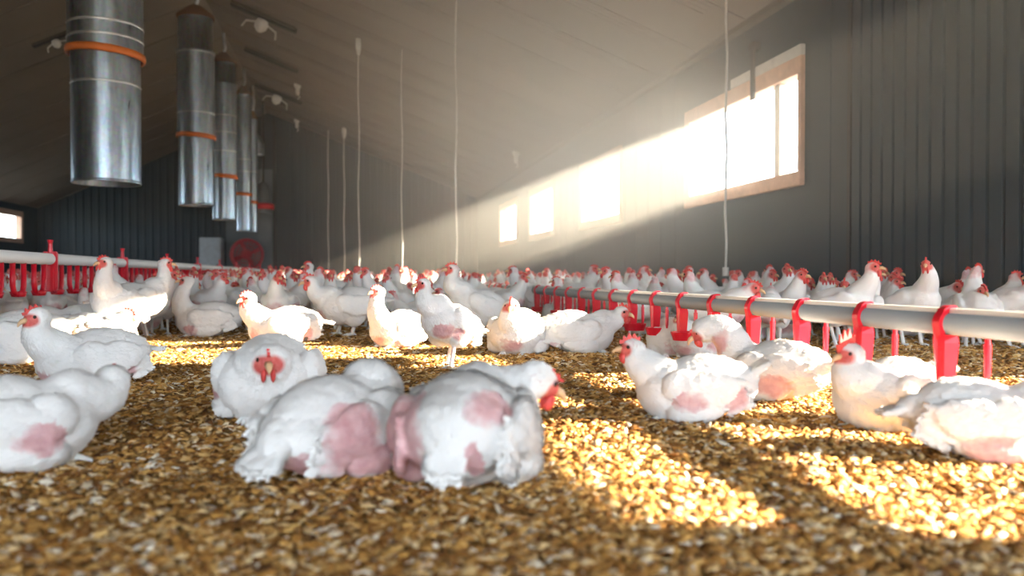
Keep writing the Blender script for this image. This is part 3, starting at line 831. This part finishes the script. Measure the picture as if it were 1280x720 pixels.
# heading: 0 faces picture right, 90 away, 180 picture left, 270 to the viewer
HEROES = [
 dict(px=18, py=590, h=15, s=0.92, push=.09, lab='white chicken at the lower left picture edge with its neck raised', seated=True, head=(.215, .02, .175), ctrl=(.20, .0, .12), hyaw=60, hpitch=10, bare=FL + BR, neckfat=1.35, vox=.005, comb=0.4),
 dict(px=338, py=524, h=262, s=1.08, push=.09, lab='round white chicken with head tucked down, behind the two huddled foreground birds', seated=True, head=(.155, .015, .165), ctrl=(.16, .03, .15), hyaw=12, hpitch=-12, bare=FL, fat=1.12, vox=.005, neckfat=1.3, comb=0.35),
 dict(px=420, py=596, h=50, s=0.98, push=.10, lab='foreground white chicken lying with tail towards lower left, head hidden', seated=True, head=(.18, .02, .14), ctrl=(.19, 0, .15), hyaw=-30, hpitch=-30, bare=[((-.07, -.10, .02), (.08, .06, .08)), ((.0, -.10, -.05), (.16, .06, .045)), ((-.13, -.03, -.03), (.06, .07, .06))], tail=-30, tailspread=.8, fat=1.02, wing_up=.3, vox=.005, pitch=9, rump=0.85, comb=0.3),
 dict(px=584, py=614, h=80, s=1.05, push=.12, lab='foreground white chicken seen from behind, red face turned to the right', seated=True, head=(.120, -.115, .178), ctrl=(.17, -.05, .14), hyaw=-62, hpitch=-28, bare=[((-.10, .095, -.01), (.13, .085, .12)), ((-.11, -.045, .055), (.08, .06, .04)), ((-.17, -.045, -.03), (.06, .022, .06))], tail=-52, tailspread=0.35, fat=1.10, vox=.005, neckfat=1.25, comb=0.45),
 dict(px=866, py=529, h=186, s=0.86, push=.09, lab='white chicken sitting with red comb, facing left on the sunlit bedding edge', seated=True, head=(.175, 0, .225), ctrl=(.20, 0, .20), hyaw=8, hpitch=0, bare=FL + [((-.11, .085, -.01), (.05, .03, .06))], tail=38, fat=1.05, vox=.005, comb=0.9, plume=9000),
 dict(px=965, py=500, h=165, s=0.93, push=.10, lab='white chicken with long arched neck and pink throat, left of the red-combed sitter', seated=True, head=(.235, .02, .235), ctrl=(.16, 0, .27), hyaw=35, hpitch=-35, bare=[((-.02, .10, -.03), (.09, .05, .05)), ((.16, .03, .10), (.05, .04, .06))], tail=5, fat=1.0, vox=.005, neckfat=1.5, comb=0.35),
 dict(px=1112, py=535, h=232, s=0.9, push=.10, lab='white chicken with tall red comb sitting before the drinker pipe, facing left', seated=True, head=(.145, -.01, .225), ctrl=(.19, -.01, .16), hyaw=-5, hpitch=-6, bare=[((.09, .05, .0), (.05, .05, .05)), ((-.05, -.10, -.02), (.06, .05, .05))], tail=30, fat=1.12, vox=.005, neckfat=1.15, comb=1.5),
 dict(px=1228, py=577, h=12, s=0.84, push=.10, lab='white chicken with pink flank lying at the lower right picture edge', seated=True, head=(.235, -.03, .13), ctrl=(.21, 0, .13), hyaw=-20, hpitch=-25, bare=[((.01, -.10, -.05), (.085, .06, .055)), ((.06, -.08, -.03), (.06, .05, .05))], tail=-14, tailspread=.6, fat=1.05, vox=.005, rump=0.8, wing_up=0.2),
 dict(px=563, py=455, h=232, s=0.9, push=.03, lab='white chicken walking in the centre with one leg forward, neck stretched up', seated=False, head=(.155, -.03, .40), ctrl=(.22, -.02, .30), hyaw=-15, pitch=22, lift=.105, legs=((.06, .05), (-.05, -.055)), bare=[((.10, .05, -.06), (.07, .06, .05)), ((.03, .09, -.05), (.06, .04, .04))], tail=12, vox=.0055),
 dict(px=648, py=440, h=258, s=1.12, lab='white chicken sitting in the middle facing the viewer, full red face', seated=True, head=(.15, 0, .225), ctrl=(.19, 0, .18), hyaw=6, hpitch=-8, bare=BR, fat=1.15, vox=.0055, neckfat=1.2),
 dict(px=722, py=440, h=8, s=1.06, lab='long-bodied white chicken lying right of centre, red face to the right', seated=True, head=(.205, -.01, .20), ctrl=(.21, 0, .16), hyaw=-35, hpitch=-12, bare=[((-.12, -.06, -.05), (.04, .04, .04))], fat=1.0, vox=.0055, tail=-5),
 dict(px=115, py=488, h=205, s=1.0, lab='white chicken sitting at left with red face, tail pointing right', seated=True, head=(.165, .0, .255), ctrl=(.20, 0, .19), hyaw=10, hpitch=-12, bare=BR + [((-.06, .10, -.03), (.05, .03, .05))], tail=-6, vox=.0055, neckfat=1.2, fat=1.08),
 dict(px=18, py=452, h=190, s=1.18, lab='plump white chicken cut off by the left picture edge, behind the red-faced sitter', seated=True, head=(.2, .0, .22), hpitch=-20, bare=BR, vox=.0065, fat=1.1),
 dict(px=150, py=434, h=242, s=1.02, push=.02, lab='tall standing white chicken at left with upright neck before the red cups', seated=False, head=(.13, 0, .455), ctrl=(.19, 0, .32), hyaw=-20, pitch=14, lift=.135, bare=[((.10, .03, -.08), (.05, .05, .04))], tail=18, vox=.0055, neckfat=1.15),
 dict(px=168, py=428, h=15, s=1.02, push=.0, lab='white chicken standing on thin pale legs at left, neck straight up', seated=False, head=(.155, 0, .455), ctrl=(.18, 0, .33), hyaw=-10, pitch=12, lift=.145, legs=((.035, .05), (-.035, -.05)), bare=[], tail=10, vox=.0055),
 dict(px=260, py=418, h=172, s=1.12, push=.07, lab='white chicken sitting with neck erect, between standing pair and red-faced birds', seated=True, head=(.105, 0, .325), ctrl=(.185, 0, .22), hyaw=0, hpitch=5, bare=[((.06, .08, -.05), (.09, .05, .04))], tail=20, vox=.0055, neckfat=1.15),
 dict(px=355, py=434, h=195, s=1.08, push=.09, lab='white chicken facing left with bright red cheek, above the head-tucked bird', seated=True, head=(.17, .01, .25), ctrl=(.20, 0, .20), hyaw=20, hpitch=-8, bare=[((-.08, .10, -.03), (.05, .04, .05)), ((.13, .03, -.03), (.05, .05, .06))], tail=-8, vox=.0055, neckfat=1.15),
 dict(px=437, py=418, h=195, s=1.2, push=.03, lab='white chicken crouched on bent legs left of centre, back hunched', seated=False, head=(.20, 0, .30), ctrl=(.21, 0, .22), hyaw=0, hpitch=-10, pitch=3, lift=.06, legs=((.0, .05), (.05, -.055)), bare=BR, tail=10, vox=.006, fat=1.1),
 dict(px=497, py=432, h=225, s=1.0, push=.07, lab='white chicken with neck raised just left of the walking central bird', seated=True, head=(.14, 0, .31), ctrl=(.19, 0, .22), hyaw=-5, bare=BR + [((.05, .09, -.06), (.07, .04, .04))], tail=15, vox=.006, neckfat=1.15),
 dict(px=598, py=420, h=200, s=1.15, push=.1, lab='white chicken behind the walking central bird, body sloping right', seated=False, head=(.14, 0, .38), ctrl=(.2, 0, .29), pitch=20, lift=.07, legs=((.0, .05), (.0, -.05)), bare=[], tail=-5, vox=.007),
 dict(px=808, py=418, h=150, s=.85, lab='small white chicken resting right behind the long-bodied bird', seated=True, head=(.15, 0, .25), bare=BR, vox=.007),
 dict(px=838, py=443, h=280, s=.92, lab='small white chicken sitting left of the arched-neck bird, facing viewer', seated=True, head=(.15, .02, .215), hpitch=-15, bare=BR, vox=.0065),
 dict(px=872, py=446, h=240, s=.92, lab='small white chicken wedged against the arched-neck bird, head by red cups', seated=True, head=(.15, .0, .215), bare=BR + FL, vox=.0065),
 dict(px=700, py=408, h=95, s=1.1, lab='white chicken seen from behind with raised neck, above the long-bodied bird', seated=True, head=(.13, 0, .32), ctrl=(.18, 0, .22), hyaw=60, bare=RU, vox=.007),
 dict(px=668, py=404, h=180, s=1.1, push=.3, lab='white chicken with upright neck right behind the front-facing centre sitter', seated=False, head=(.15, 0, .40), pitch=15, lift=.10, bare=[], vox=.007),
 dict(px=722, py=400, h=120, s=1.05, push=.3, lab='white chicken standing by the drinker pipe end, red cup above its back', seated=False, head=(.17, 0, .34), pitch=10, lift=.09, bare=BR, vox=.007),
 dict(px=412, py=404, h=200, s=1.1, push=.25, lab='white chicken with upright neck and pinkish head left of centre', seated=False, head=(.15, 0, .44), hyaw=10, bare=BR, vox=.007),
 dict(px=60, py=440, h=20, s=1.15, push=.15, lab='white chicken lying behind the left red-faced sitter, back only visible', seated=True, head=(.22, .03, .19), hpitch=-25, bare=[], vox=.007, fat=1.1),
 dict(px=118, py=442, h=330, s=1.0, push=.2, lab='white chicken with pink breast, half hidden under the tall standing bird', seated=True, head=(.16, 0, .20), hpitch=-25, bare=BR + FL, vox=.007),
]
occupied = []
for k, d in enumerate(HEROES):
    d = dict(d); d.setdefault('plume', 8500 if d.get('vox', .006) < .0052 else 4500 if d.get('vox', .006) < .0062 else 2200); px, py, h, s, lab = d.pop('px'), d.pop('py'), d.pop('h'), d.pop('s'), d.pop('lab'); push = d.pop('push', .085)
    me, P = make_chicken(**d)
    g, rz = spot(px, py, h, push)
    place_mesh(me, P, g, rz, lab, None, s)
    occupied.append((g.x, g.y, .17 * s))

# ------------------------------------------------------------------ the flock: individuals nearest first
PROTO = []
for kw in (dict(seated=False, head=(.15, 0, .42), pitch=15, lift=.12, bare=BR), dict(seated=False, head=(.16, .02, .39), pitch=10, lift=.11, hyaw=35, bare=BR + FL),
           dict(seated=False, head=(.13, -.02, .44), pitch=18, lift=.13, hyaw=-40, bare=[]), dict(seated=False, head=(.20, 0, .33), pitch=5, lift=.11, hpitch=-15, bare=BR + RU),
           dict(seated=True, head=(.15, 0, .30), hyaw=20, bare=BR + FL), dict(seated=True, head=(.17, 0, .25), hyaw=-30, bare=FL)):
    PROTO.append(make_chicken(vox=.010, sub=2, **kw))
rnd = random.Random(21)
XLINE_R, XLINE_L = 1.44, -1.93
def in_view(x, y):
    dx, dy = x, y; cx = dx * RIGHT.x + dy * RIGHT.y; cy = dx * FWD.x + dy * FWD.y
    return cy > .5 and -.66 < cx / cy < .67
def near_limit(x, y):
    """edge of the open bedding in front of the flock"""
    if x > XLINE_R + .2: return y > 4.0 - .15 * (x - 1.6)
    if x < XLINE_L - .1: return y > 3.9
    return y > (5.6 if x < .3 else 6.0)
cand = []
y = 3.2
while y < 12.6:
    step = .265 + .008 * y
    x = -4.9
    while x < XR - .25:
        px_, py_ = x + rnd.uniform(-.09, .09), y + rnd.uniform(-.09, .09)
        if near_limit(px_, py_) and in_view(px_, py_) and abs(px_ - XLINE_R) > .17 and abs(px_ - XLINE_L) > .15 and not any((px_ - a) ** 2 + (py_ - b) ** 2 < (r + .16) ** 2 for a, b, r in occupied):
            cand.append((px_, py_))
        x += step * .95
    y += step
cand.sort(key=lambda q: math.hypot(*q))
print('candidates', len(cand))
NIND = 375
ZL = {'R': ('white chicken in the packed flock between drinker pipe and windowed wall', 'flock between the drinker pipe and the right wall'),
      'M': ('white chicken in the packed flock between the two red-fitted lines', 'flock in the middle distance between the two lines'),
      'L': ('white chicken in the flock beyond the red cups at left', 'flock left of the feeder line')}
SKIP = set([13,25,32,43,48,55,71,74,78,81,87,90,91,93,95,96,98,107,111,113,114,118,120,124,142,145,148,153,154,156,157,158,159,162,169,170,172,173,174,176,177,178,181,182,184,186,187,188,190,191,194,200,202,203,204,206,207,209,211,213,216,219,220,221,223,228,229,230,232,236,237,238,239,241,244,245,246,247,248,250,251,253,256,257,260,261,262,263,264,266,267,270,271,272,275,277,278,279,280,281,282,283,284,286,287,288,289,290,292,295,297,298,299,300,301,303,304,308,309,310,312,313,314,323,326,327,328,329,330,331,335,336,337,338,339,341,343,345,346,347,349,350,351,354,357,358,360,361,364,365,366,367,368,371,372,374])
INDIV = []
for ci, (x, y) in enumerate(cand[:NIND]):
    z = 'R' if x > XLINE_R else 'L' if x < XLINE_L else 'M'
    me, P = PROTO[rnd.choices(range(6), (5, 4, 4, 2, 2, 1))[0]]
    sc = rnd.uniform(.88, 1.04) * (1.0 if z == 'R' else .92 if z == 'L' else 1.0)
    rz_ = rnd.uniform(0, 2 * PI) if rnd.random() < .45 else -PI / 2 + rnd.uniform(-.9, .9)
    if ci in SKIP: continue
    ob_ = place_mesh(me, P if y < 8.5 else {k: v for k, v in P.items() if k in ('comb', 'beak')}, (x, y, mound(x, y) - .004), rz_, ZL[z][0], ZL[z][1], sc); INDIV.append((ci, ob_))
ylast = max(q[1] for q in cand[:NIND])
print('ylast', ylast)
# the rest of the flock, too far and too many to count, as one object
LOW = [make_chicken(vox=.016, sub=2, parts=False, decim=.45, **kw) for kw in (dict(seated=False, head=(.15, 0, .43), pitch=15, lift=.12, bare=BR), dict(seated=False, head=(.16, .02, .40), pitch=10, lift=.11, hyaw=35, bare=BR), dict(seated=True, head=(.16, 0, .30), hyaw=-30, bare=FL))]
def bake_far():
    src = []
    for me, _ in LOW:
        n = len(me.vertices); co = np.empty(n * 3); me.vertices.foreach_get('co', co)
        b = np.empty(n, np.float32); me.attributes['bare'].data.foreach_get('value', b)
        f = np.empty(n, np.float32); me.attributes['face'].data.foreach_get('value', f)
        src.append((co.reshape(-1, 3), [list(p.vertices) for p in me.polygons], b, f, [p.material_index for p in me.polygons]))
    rest = list(cand[NIND:]) + [cand[i] for i in sorted(SKIP) if i < NIND]
    yy = 12.6
    while yy < YF - 1.2:
        xx = XL + .4
        st = .36 + .006 * yy
        while xx < XR - .25:
            q = (xx + rnd.uniform(-.12, .12), yy + rnd.uniform(-.12, .12))
            if in_view(*q) and abs(q[0] - XLINE_R) > .15 and abs(q[0] - XLINE_L) > .15 and not (abs(q[0] - pc.x) < .9 and q[1] > 25.6): rest.append(q)
            xx += st * 1.3
        yy += st * 1.35
    V, Fs, Bb, Ff, Mi, n = [], [], [], [], [], 0
    for (x, y) in rest:
        co, fs, b, f, mi = src[rnd.choices(range(3), (5, 4, 1))[0]]
        a = rnd.uniform(0, 2 * PI) if rnd.random() < .5 else -PI / 2 + rnd.uniform(-.8, .8); s = rnd.uniform(.86, 1.05)
        R = np.array([[math.cos(a), -math.sin(a), 0], [math.sin(a), math.cos(a), 0], [0, 0, 1]]) * s
        V.append(co @ R.T + np.array((x, y, -.012))); Fs += [[i + n for i in q] for q in fs]; Bb.append(b); Ff.append(f); Mi += mi; n += len(co)
    print('far flock', len(rest), n)
    me = bpy.data.meshes.new('distant_chicken_flock'); me.from_pydata(np.vstack(V).tolist(), [], Fs); me.update()
    for nm, v in (('bare', np.concatenate(Bb)), ('face', np.concatenate(Ff))):
        at = me.attributes.new(nm, 'FLOAT', 'POINT'); at.data.foreach_set('value', v)
    me.materials.append(M['feather']); me.materials.append(M['leg'])
    me.polygons.foreach_set('material_index', Mi)
    for p in me.polygons: p.use_smooth = True
    o = link('distant_flock', me); o['kind'] = 'stuff'; o['label'] = 'dense white flock of far chickens filling the barn to the end wall'; o['category'] = 'chicken flock'
bake_far()

# ------------------------------------------------------------------ wood shavings lying on the bedding
def litter():
    rs = np.random.RandomState(5)
    n = 80000
    # denser close by, thinning out into the barn
    r = .75 + (7.5 - .75) * rs.rand(n) ** 1.35
    th = PHI + (rs.rand(n) - .5) * 1.30
    x = r * np.sin(th); y = r * np.cos(th)
    keep = (x < XR - .1); x, y = x[keep], y[keep]; n = len(x)
    ln = (.005 + .0095 * rs.rand(n) ** 2.0) * (1 + .10 * np.hypot(x, y)); wd = ln * (.30 + .35 * rs.rand(n)); th_ = .0012 + .001 * rs.rand(n)
    yaw = rs.rand(n) * 2 * PI; pit = (rs.rand(n) - .5) * .9; rol = (rs.rand(n) - .5) * 1.1; bend = (rs.rand(n) - .3) * .5
    mz = (.010 * np.sin(3.1 * x + 1.3 * y) * np.sin(2.3 * y - .7 * x + 1) + .006 * np.sin(7.3 * x - 2.1) * np.sin(6.1 * y + .4) - .012)
    z = mz + .004 + .006 * rs.rand(n)
    # six-point curled sliver with thickness: 2x3 top, 2x3 bottom
    U = np.array([(-1, -1, 0), (-1, 1, 0), (0, -1, 1), (0, 1, 1), (1, -1, 0), (1, 1, 0)], float)
    P = np.zeros((n, 12, 3))
    for i, (a, b, c) in enumerate(U):
        for s in (0, 1):
            P[:, i + 6 * s, 0] = a * ln; P[:, i + 6 * s, 1] = b * wd * (1 - .25 * abs(a)); P[:, i + 6 * s, 2] = c * ln * bend - s * th_
    cy, sy = np.cos(yaw), np.sin(yaw); cp, sp = np.cos(pit), np.sin(pit); cr, sr = np.cos(rol), np.sin(rol)
    Q = P.copy()
    Q[..., 1] = P[..., 1] * cr[:, None] - P[..., 2] * sr[:, None]; Q[..., 2] = P[..., 1] * sr[:, None] + P[..., 2] * cr[:, None]
    P = Q.copy(); P[..., 0] = Q[..., 0] * cp[:, None] + Q[..., 2] * sp[:, None]; P[..., 2] = -Q[..., 0] * sp[:, None] + Q[..., 2] * cp[:, None]
    Q = P.copy(); Q[..., 0] = P[..., 0] * cy[:, None] - P[..., 1] * sy[:, None]; Q[..., 1] = P[..., 0] * sy[:, None] + P[..., 1] * cy[:, None]
    Q[..., 0] += x[:, None]; Q[..., 1] += y[:, None]; Q[..., 2] += z[:, None]
    f = np.array([(0, 2, 3, 1), (2, 4, 5, 3), (6, 7, 9, 8), (8, 9, 11, 10), (0, 1, 7, 6), (4, 10, 11, 5), (0, 6, 8, 2), (2, 8, 10, 4), (1, 3, 9, 7), (3, 5, 11, 9)])
    Fc = (f[None] + (np.arange(n) * 12)[:, None, None]).reshape(-1, 4)
    me = bpy.data.meshes.new('wood_shavings'); nv = n * 12; nf = len(Fc)
    me.vertices.add(nv); me.vertices.foreach_set('co', Q.reshape(-1))
    me.loops.add(nf * 4); me.loops.foreach_set('vertex_index', Fc.reshape(-1))
    me.polygons.add(nf); me.polygons.foreach_set('loop_start', np.arange(nf) * 4); me.polygons.foreach_set('loop_total', np.full(nf, 4))
    me.update(calc_edges=True); me.validate()
    me.materials.append(M['litter'])
    o = link('wood_shavings', me); o['kind'] = 'stuff'; o['label'] = 'golden brown wood shavings strewn over the barn floor'; o['category'] = 'bedding'
litter()

# ------------------------------------------------------------------ dusty air
HAZE_C, HAZE_S, HAZE_D, HAZE_0 = (2.8, 9.6, 2.55), (2.1, 3.3, 1.7), .29, .0012
bm = BM(); box(bm, XL + .02, XR - .02, YN + .1, YF - .02, .001, 5.8)
o = bpy.data.objects.new('dust_haze', bpy.data.meshes.new('dust_haze')); bm.to_mesh(o.data); bm.free(); C.objects.link(o)
m = bpy.data.materials.new('dusty_air'); m.use_nodes = True; N, L = m.node_tree.nodes, m.node_tree.links; N.clear()
out = N.new('ShaderNodeOutputMaterial'); vs = N.new('ShaderNodeVolumeScatter')
vs.inputs['Color'].default_value = (1, .93, .84, 1); vs.inputs['Anisotropy'].default_value = .1
# dust density shaped to peak by the windows, standing in for their glow
tc = N.new('ShaderNodeTexCoord'); mp = N.new('ShaderNodeMapping'); mp.vector_type = 'TEXTURE'
mp.inputs['Location'].default_value = (HAZE_C); mp.inputs['Scale'].default_value = HAZE_S
L.new(tc.outputs['Object'], mp.inputs[0])
dt = N.new('ShaderNodeVectorMath'); dt.operation = 'DOT_PRODUCT'; L.new(mp.outputs[0], dt.inputs[0]); L.new(mp.outputs[0], dt.inputs[1])
ng = N.new('ShaderNodeMath'); ng.operation = 'MULTIPLY'; ng.inputs[1].default_value = -1; L.new(dt.outputs['Value'], ng.inputs[0])
ex = N.new('ShaderNodeMath'); ex.operation = 'EXPONENT'; L.new(ng.outputs[0], ex.inputs[0])
ma = N.new('ShaderNodeMath'); ma.operation = 'MULTIPLY_ADD'; ma.inputs[1].default_value = HAZE_D; ma.inputs[2].default_value = HAZE_0; L.new(ex.outputs[0], ma.inputs[0])
L.new(ma.outputs[0], vs.inputs['Density'])
L.new(vs.outputs[0], out.inputs['Volume']); o.data.materials.append(m)
o['kind'] = 'stuff'; o['label'] = 'pale dusty haze hanging in the barn air, lit by the windows'; o['category'] = 'haze'

# ------------------------------------------------------------------ light
W = bpy.data.worlds.new('daylight'); bpy.context.scene.world = W; W.use_nodes = True
bg = W.node_tree.nodes['Background']; bg.inputs[0].default_value = (.80, .90, 1.0, 1); bg.inputs[1].default_value = 8.2
sd = Vector((-1, .27, -.38)).normalized()
ld = bpy.data.lights.new('sun', 'SUN'); ld.energy = 47; ld.angle = math.radians(.8); ld.color = (1, .86, .66)
o = bpy.data.objects.new('sun', ld); C.objects.link(o); o.rotation_euler = sd.to_track_quat('-Z', 'Y').to_euler(); o.location = (8, 2, 6)
def portal(loc, rot, sx, sy):
    l = bpy.data.lights.new('portal', 'AREA'); l.shape = 'RECTANGLE'; l.size = sx; l.size_y = sy; l.energy = 1; l.cycles.is_portal = True
    o = bpy.data.objects.new('portal', l); C.objects.link(o); o.location = loc; o.rotation_euler = rot
portal(((DX0 + DX1) / 2, YN - .1, DZ / 2), (PI / 2, 0, 0), DX1 - DX0, DZ)
for a, b, c, d in OPEN: portal((XR + .1, (a + b) / 2, (c + d) / 2), (0, PI / 2, 0), d - c, b - a)
for a, b, c, d in (lwin, lw2): portal((XL - .1, (a + b) / 2, (c + d) / 2), (0, -PI / 2, 0), d - c, b - a)

# ------------------------------------------------------------------ camera object and render look
cd = bpy.data.cameras.new('camera'); cam = bpy.data.objects.new('camera', cd); C.objects.link(cam)
cam.location = EYE; cam.rotation_euler = (PI / 2 - THE, 0, -PHI)
cd.sensor_width = 36; cd.lens = 36 * F / 1280; cd.clip_end = 300; cd.clip_start = .02
cd.dof.use_dof = True; cd.dof.focus_distance = 3.4; cd.dof.aperture_fstop = 2.3
S = bpy.context.scene; S.camera = cam
S.view_settings.view_transform = 'Standard'; S.view_settings.look = 'None'; S.view_settings.exposure = .32; S.view_settings.gamma = 1
S.view_settings.use_curve_mapping = False
cy = S.cycles; cy.use_denoising = True; cy.max_bounces = 10; cy.diffuse_bounces = 5; cy.volume_bounces = 2; cy.transparent_max_bounces = 16
cy.sample_clamp_indirect = 8; cy.caustics_reflective = False; cy.caustics_refractive = False
